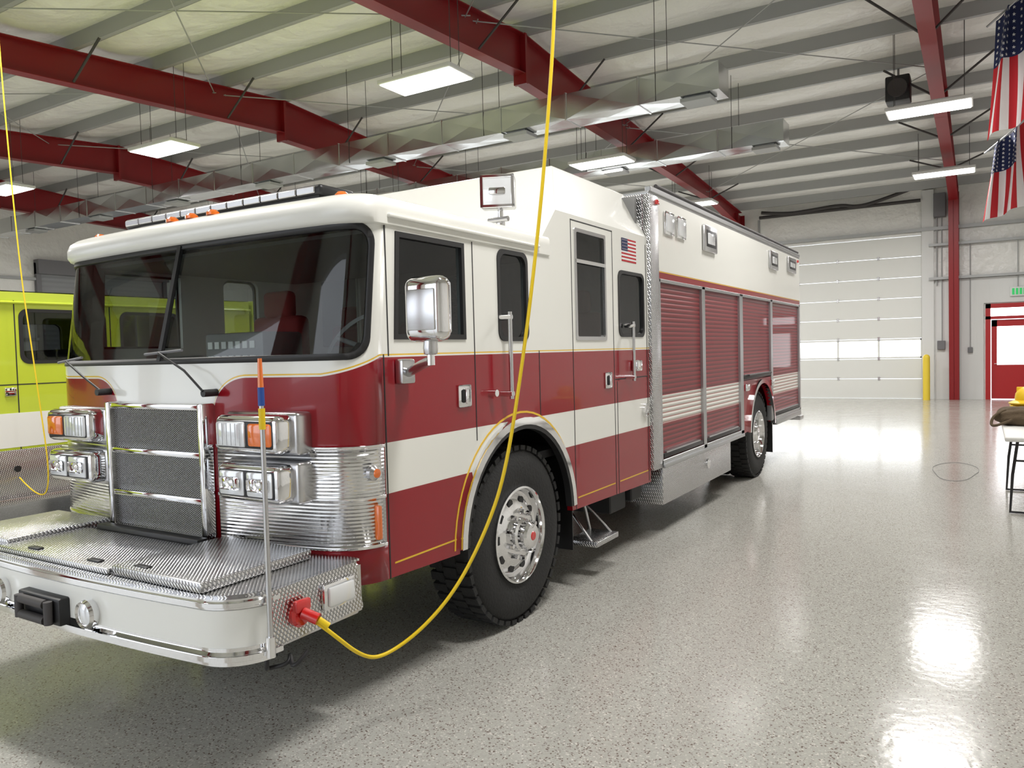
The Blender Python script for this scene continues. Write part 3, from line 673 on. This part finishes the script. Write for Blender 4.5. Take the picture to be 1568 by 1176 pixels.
for sg in (-1,1):
    def sb(nm,y0,y1,z0,z1,m,x0=-.06,x1=0,bev=0):return box(nm,T,(sg*(BX+x0),y0,z0),(sg*(BX+x1),y1,z1),m,bev)
    sb('body_upper',3.86,9.81,2.31,2.93,'white')
    sb('body_band_red',3.86,9.81,2.245,2.31,'red');sb('body_band_gold',3.9,9.8,2.30,2.307,'gold',-.01,.002)
    sb('body_corner_tread',3.66,3.86,.62,2.93,'dia',-.05,.015,.004)
    fr=[(3.86,3.91,.64,2.245),(5.06,5.15,.64,2.245),(6.44,6.56,.64,2.245),(7.93,8.03,.66,2.245),(9.75,9.81,.66,2.245),(3.86,6.5,2.215,2.245),(6.5,9.8,2.215,2.245),(3.86,6.56,.64,.68),(8.0,9.81,.66,.70)]
    boxes('door_frames',T,[((sg*(BX-.06),a,c),(sg*(BX+.006),b,d)) for a,b,c,d in fr],'alu',.004)
    for a,b,z0 in ((3.91,5.06,.68),(5.15,6.44,.68),(6.56,7.93,1.25),(8.03,9.75,.70)):
        sb('rollup_door',a,b,z0,2.215,'roll',-.06,-.022)
        sb('rollup_handle_bar',a+.03,b-.03,z0+.01,z0+.05,'black',-.03,.004,.006);sb('rollup_handle_trim',a+.1,b-.1,z0+.05,z0+.062,'alu',-.03,.0)
    plate('rear_fender',T,[(6.5,.62),(6.5,1.24),(8.05,1.24),(8.05,.66)]+arcpts(7.4,.58,.60,6,174),[],lambda u,v,sg=sg:(sg*(BX-.005),u,v),.05,'red',[],[],Vector((sg,0,0)))
    plate('rear_arch_trim',T,arcpts(7.4,.58,.65,4,176)+arcpts(7.4,.58,.60,176,4),[],lambda u,v,sg=sg:(sg*(BX+.03),u,v),.055,'chrome',[],[],Vector((sg,0,0)))
    sb('lower_tread_box',3.93,6.04,.28,.62,'dia',-.45,-.01,.008);sb('body_step_rail',3.9,6.5,.61,.645,'alu',-.05,.03,.006)
    lathe('tread_box_cap',T,[(.05,0),(.05,.015),(.03,.02),(0,.02)],(sg*(BX-.01),5.2,.47),'chrome',24,'x',sg)
    sb('rear_lower',8.2,9.81,.58,.66,'alu',-.05,.01,.006)
    sb('fender_latch',6.62,6.75,1.12,1.2,'chrome',-.01,.03,.01);sb('fender_latch',7.9,8.0,1.12,1.2,'chrome',-.01,.03,.01)
    cyl('fender_rail',T,(sg*(BX+.03),6.7,1.3),(sg*(BX+.03),7.8,1.3),.012,'hose')
    for y in (4.02,4.33):
        sb('upper_lamp_bezel',y,y+.24,2.64,2.84,'chrome',0,.02,.008);sb('upper_lamp_lens',y+.02,y+.22,2.66,2.82,'lens',.01,.03,.008)
    for y0,y1,z0,z1 in ((5.1,5.52,2.60,2.86),(7.86,8.3,2.64,2.88),(8.96,9.46,2.68,2.90)):
        sb('scene_lamp_frame',y0,y1,z0,z1,'steel',0,.03,.01);sb('scene_lamp_back',y0+.05,y1-.05,z0+.045,z1-.045,'black',.02,.0315,.004);sb('scene_lamp_lens',y0+.09,y1-.09,z0+.075,z1-.075,'lens',.02,.034,.004)
    for y in (3.8,9.6):sb('clearance_lamp',y,y+.06,2.86,2.90,'redlens',.01,.03,.005)
box('rear_step',T,(-BX,9.8,.5),(BX,10.05,.56),'dia',.006)
boxes('rear_wall',T,[((-BX+.02,9.79,.66),(BX-.02,9.815,2.93))],'red')
# ------------------------------------------------------------------ yellow rescue truck
Y=root('yellow_rescue_truck')
XR,XL=-4.1,-6.5
def yplate(nm,x,out):
    o=[(-2.2,.62),(-2.15,1.25),(-1.25,1.45),(-.85,2.22),(-.7,2.32),(4.0,2.34),(4.0,.62),(-.6,.62)]+arcpts(-1.15,.52,.52,10,170,16)
    return plate(nm,Y,o,[rr(-.75,.15,1.6,2.12,.08),rr(1.36,2.15,1.68,2.15,.08),rr(2.35,3.0,1.68,2.15,.08)],lambda u,v:(x,u,v),.05,'yelpaint',[],[],Vector((out,0,0)))
for x,s in ((XR,1),(XL,-1)):
    yplate('cab_side',x,s)
    for w in (rr(-.76,.16,1.59,2.13,.08),rr(1.35,2.16,1.67,2.16,.08),rr(2.34,3.01,1.67,2.16,.08)):
        plate('side_window',Y,w,[],lambda u,v:(x-s*.01,u,v),0,'tglass',[],[],Vector((s,0,0)))
        cx=sum(p[0] for p in w)/len(w);cz=sum(p[1] for p in w)/len(w)
        plate('side_window_rim',Y,[(cx+(p[0]-cx)*1.04,cz+(p[1]-cz)*1.06) for p in w],[[(cx+(p[0]-cx)*.95,cz+(p[1]-cz)*.93) for p in w]],lambda u,v:(x+s*.006,u,v),.01,'black',[],[],Vector((s,0,0)))
    box('white_band',Y,(x-.005,-.5,.88),(x+s*.004,4.0,1.2),'white')
    box('tread_skirt',Y,(x-.02,-.5,.40),(x+s*.02,4.0,.86),'dia',.01)
    box('step_bar',Y,(x-.1,-.45,.36),(x+s*.08,3.9,.42),'dia',.01)
    box('door_handle',Y,(x,1.18,1.36),(x+s*.02,1.28,1.44),'chrome',.006);box('door_handle',Y,(x,2.2,1.36),(x+s*.02,2.3,1.44),'chrome',.006)
    boxes('seams',Y,[((x-.002,a-.005,.6),(x+s*.002,a+.005,2.25)) for a in (.3,1.3,2.22,3.2)]+[((x-.002,-.6,1.46),(x+s*.002,4,1.47))],'dark')
    cyl('marker',Y,(x,1.25,.68),(x+s*.03,1.25,.68),.03,'black')
    wheel(Y,x-s*.03,-1.15,s,R_=.54,nm='front');wheel(Y,x-s*.03,5.6,s,R_=.54,deep=True,nm='rear')
poly('cab_shell',Y,[(XL,-2.2,.62),(XR,-2.2,.62),(XR,-2.15,1.25),(XL,-2.15,1.25),(XR,-1.25,1.45),(XL,-1.25,1.45)],[(0,1,2,3),(3,2,4,5)],'yelpaint')
poly('windshield',Y,[(XL,-1.25,1.45),(XR,-1.25,1.45),(XR,-.85,2.22),(XL,-.85,2.22)],[(0,1,2,3)],'tglass')
poly('roof',Y,[(XL,-.85,2.22),(XR,-.85,2.22),(XR,-.7,2.33),(XL,-.7,2.33),(XR,4.0,2.35),(XL,4.0,2.35)],[(0,1,2,3),(3,2,4,5)],'yelpaint')
cyls('drip_rail',Y,[((XR+.02,-.7,2.22),(XR+.02,4.0,2.24),.014)],'yelpaint')
box('grille',Y,(XL+.5,-2.23,.75),(XR-.5,-2.18,1.15),'grille');box('bumper',Y,(XL,-2.45,.45),(XR,-2.2,.68),'chrome',.03)
for s in (XL+.28,XR-.28):box('headlight',Y,(s-.15,-2.24,.85),(s+.15,-2.17,1.05),'lens',.02)
box('cab_floor',Y,(XL+.05,-.6,.6),(XR-.05,4.0,.66),'dark');box('seats',Y,(XL+.3,2.0,.7),(XR-.3,2.6,1.8),'seat',.05);box('front_seats',Y,(XL+.3,.2,.7),(XR-.3,.7,1.8),'seat',.05)
boxes('chassis',Y,[((XL+.6,-2.1,.4),(XR-.6,7.4,.62))],'dark')
bm=bmesh.new();bbox(bm,(XL,4.05,1.1),(XR,7.6,2.36),.02);bbox(bm,(XL,4.05,.5),(XR,4.95,1.15),.01);bbox(bm,(XL,6.25,.5),(XR,7.6,1.15),.01);fin(bm,'utility_body',Y,'yelpaint',True)
box('rear_white_band',Y,(XR-.003,4.06,.88),(XR+.004,4.94,1.2),'white')
for a in (4.15,5.0,6.3):boxes('compartment',Y,[((XR,a,1.25),(XR+.02,a+.8,2.2))],'yelpaint',.01)
# ------------------------------------------------------------------ cords
r=root('yellow_power_cord')
pts=[(1.29,-.27,.62),(1.36,-.22,.55),(1.34,-.02,.37),(1.33,.13,.31),(1.43,.28,.40),(1.54,.41,.57),(1.65,.50,.83),(1.73,.56,1.10),(1.81,.63,1.70),(1.85,.68,2.12),(1.89,.72,2.57),(1.93,.78,3.26),(1.96,.82,4.5),(1.97,.83,6.3)]
tube('cord',r,pts,.0085,'yellow');cyl('plug',r,(1.27,-.27,.625),(1.33,-.245,.60),.024,'redlens');cyl('plug_sleeve',r,(1.33,-.245,.60),(1.36,-.22,.57),.013,'yellow')
lathe('ceiling_reel',r,[(.18,-.06),(.18,.06)],(1.97,.83,6.33),'black',32,'x')
r=root('ceiling_power_cord');tube('cord',r,[(-3.98,1.2,6.1),(-3.9,1.19,5.2),(-3.84,1.17,4.37),(-3.7,1.17,2.57),(-3.6,1.19,1.8),(-3.55,1.2,1.4),(-3.45,1.22,.6),(-3.6,1.2,.42),(-4.05,1.25,.6)],.006,'yellow');lathe('ceiling_reel',r,[(.18,-.06),(.18,.06)],(-3.98,1.2,6.12),'black',32,'x')
r=root('floor_cable');tube('loop',r,[(3.3+.25*math.cos(a)*(1+.15*math.sin(3*a)),8.7+.8*math.sin(a),.005) for a in [i*2*pi/16 for i in range(17)]],.003,'wire')
# ------------------------------------------------------------------ table and things
r=root('folding_table')
bm=bmesh.new();bbox(bm,(3.77,5.9,.71),(4.55,7.75,.755),.015,3);fin(bm,'top',r,'tabletop',True)
for y in (6.15,7.45):
    tube('leg_frame',r,[(3.88,y,.72),(3.84,y+.1,.36),(3.82,y+.05,0.012),(4.48,y+.05,.012),(4.46,y+.1,.36),(4.44,y,.72)],.014,'black',False)
    cyls('brace',r,[((3.86,y+.06,.5),(4.45,y+.06,.5),.01),((4.15,y+.06,.5),(4.15,6.8,.71),.01)],'black')
r=root('canvas_tool_bag')
bm=bmesh.new();bmesh.ops.create_icosphere(bm,subdivisions=4,radius=1)
for v in bm.verts:
    c=v.co;c.x,c.y,c.z=[math.copysign(abs(t)**.75,t) for t in c];c*=1+.05*math.sin(9*c.x+4*c.y)+.04*math.sin(11*c.y+7*c.z)
    v.co=Vector((3.99+c.x*.28,7.15+c.y*.22,.84+max(c.z,-.8)*.105))
fin(bm,'body',r,'bag',True,180);tube('strap',r,[(3.80,7.05,.91),(3.70,6.95,.88),(3.66,6.9,.76),(3.74,6.85,.77),(3.9,7.0,.84)],.014,'bag')
r=root('yellow_helmet')
hc=(4.02,7.52,.98)
lathe('crown',r,[(.125,0),(.128,.03),(.12,.08),(.09,.125),(.045,.15),(0,.155)],hc,'toolyel',40,'z')
bm=bmesh.new();nb=48;ra=[];rb=[];rc=[]
for i in range(nb):
    a=2*pi*i/nb;ex=.185+.06*max(0,math.cos(a-.4))**2
    ra.append(bm.verts.new((hc[0]+.12*math.cos(a),hc[1]+.12*math.sin(a),hc[2]+.01)));rb.append(bm.verts.new((hc[0]+ex*math.cos(a),hc[1]+ex*.95*math.sin(a),hc[2]-.02)));rc.append(bm.verts.new((hc[0]+ex*.98*math.cos(a),hc[1]+ex*.93*math.sin(a),hc[2]-.035)))
for A,B in ((ra,rb),(rb,rc)):
    for i in range(nb):bm.faces.new((A[i],A[(i+1)%nb],B[(i+1)%nb],B[i]))
bmesh.ops.recalc_face_normals(bm,faces=bm.faces[:]);fin(bm,'brim',r,'toolyel',True,60)
boxes('crown_ridges',r,[((hc[0]-.008,hc[1]-.11,hc[2]+.03),(hc[0]+.008,hc[1]+.11,hc[2]+.15)),((hc[0]-.11,hc[1]-.008,hc[2]+.03),(hc[0]+.11,hc[1]+.008,hc[2]+.15))],'toolyel',.006)
r=root('yellow_tool_case')
bm=bmesh.new();bbox(bm,(3.85,7.42,.757),(4.25,7.68,.94),.02,3);fin(bm,'case',r,'toolyel',True);boxes('latches',r,[((3.93,7.41,.84),(3.97,7.42,.9)),((4.12,7.41,.84),(4.16,7.42,.9))],'black');box('lid_seam',r,(3.848,7.418,.875),(4.252,7.682,.882),'black')
# ------------------------------------------------------------------ hanging flags
def flag(ox,oy,oz,L,W,ph):
    r=root('american_flag')
    nu,nv=40,52;bm=bmesh.new();rows=[]
    for i in range(nu+1):
        u=i/nu;row=[]
        for j in range(nv+1):
            v=j/nv
            x=ox+v*W*.75+.03*math.sin(v*16+ph+u*2)-u*.12*math.cos(v*3)
            y=oy+.09*math.cos(v*17+ph)+.05*math.sin(u*7)
            z=oz-u*L-v*.10*math.sin(u*3)+v*W*.6*(1-u*.3)
            row.append(bm.verts.new((x,y,z)))
        rows.append(row)
    for i in range(nu):
        for j in range(nv):
            f=bm.faces.new((rows[i][j],rows[i][j+1],rows[i+1][j+1],rows[i+1][j]))
            f.material_index=(j//4)%2
            if j<28 and i<16:f.material_index=2
    stars=[]
    for i in range(1,16,2):
        for j in range(2,28,4):
            a=rows[i][j].co;n=(rows[i][j+1].co-a).cross(rows[i+1][j].co-a).normalized();t1=(rows[i][j+1].co-a).normalized();t2=n.cross(t1)
            stars.append((a.copy(),n,t1,t2))
    for a,n,t1,t2 in stars:
        for sgn in (-1,1):
            vs=[]
            for k in range(10):
                rad=.024 if k%2==0 else .010;an=k*pi/5
                vs.append(bm.verts.new(a+n*.006*sgn+t1*rad*math.cos(an)+t2*rad*math.sin(an)))
            f=bm.faces.new(vs);f.material_index=1
    fin(bm,'cloth',r,['fred','fwht','fblu'],True,180)
    cyl('pole',r,(ox-.1,oy,oz-.08),(ox+W*1.0,oy,oz+W*.8),.012,'alu')
flag(3.74,9.0,5.60,1.45,.8,0);flag(3.72,11.2,4.50,1.1,.8,1.3)
r=root('fan_heater');box('body',r,(2.1,13.1,5.95),(2.5,13.5,6.4),'black',.03);lathe('fan_ring',r,[(.16,0),(.16,.05),(.13,.05),(.03,.02),(0,.02)],(2.3,13.1,6.17),'hose',24,'y',-1)
cyls('hanger',r,[((2.3,13.3,6.4),(2.3,13.3,6.55),.02)],'galv')
# ------------------------------------------------------------------ world + camera
w=bpy.data.worlds.new('sky');S.world=w;w.use_nodes=True
bg=w.node_tree.nodes['Background'];bg.inputs[0].default_value=(.88,.93,1,1);bg.inputs[1].default_value=2.6
cam=bpy.data.cameras.new('camera');co=bpy.data.objects.new('camera',cam);COL.objects.link(co)
cam.lens=27.05;cam.sensor_width=36;cam.clip_start=.05
R3=Matrix(((0.8529145,0.0003544,0.5220505),(0.5214040,0.0491754,-0.8518918),(-0.0259740,0.9987901,0.0417576)))
co.matrix_world=Matrix.Translation((3.6,-2.42,1.65))@R3.to_4x4()
S.camera=co
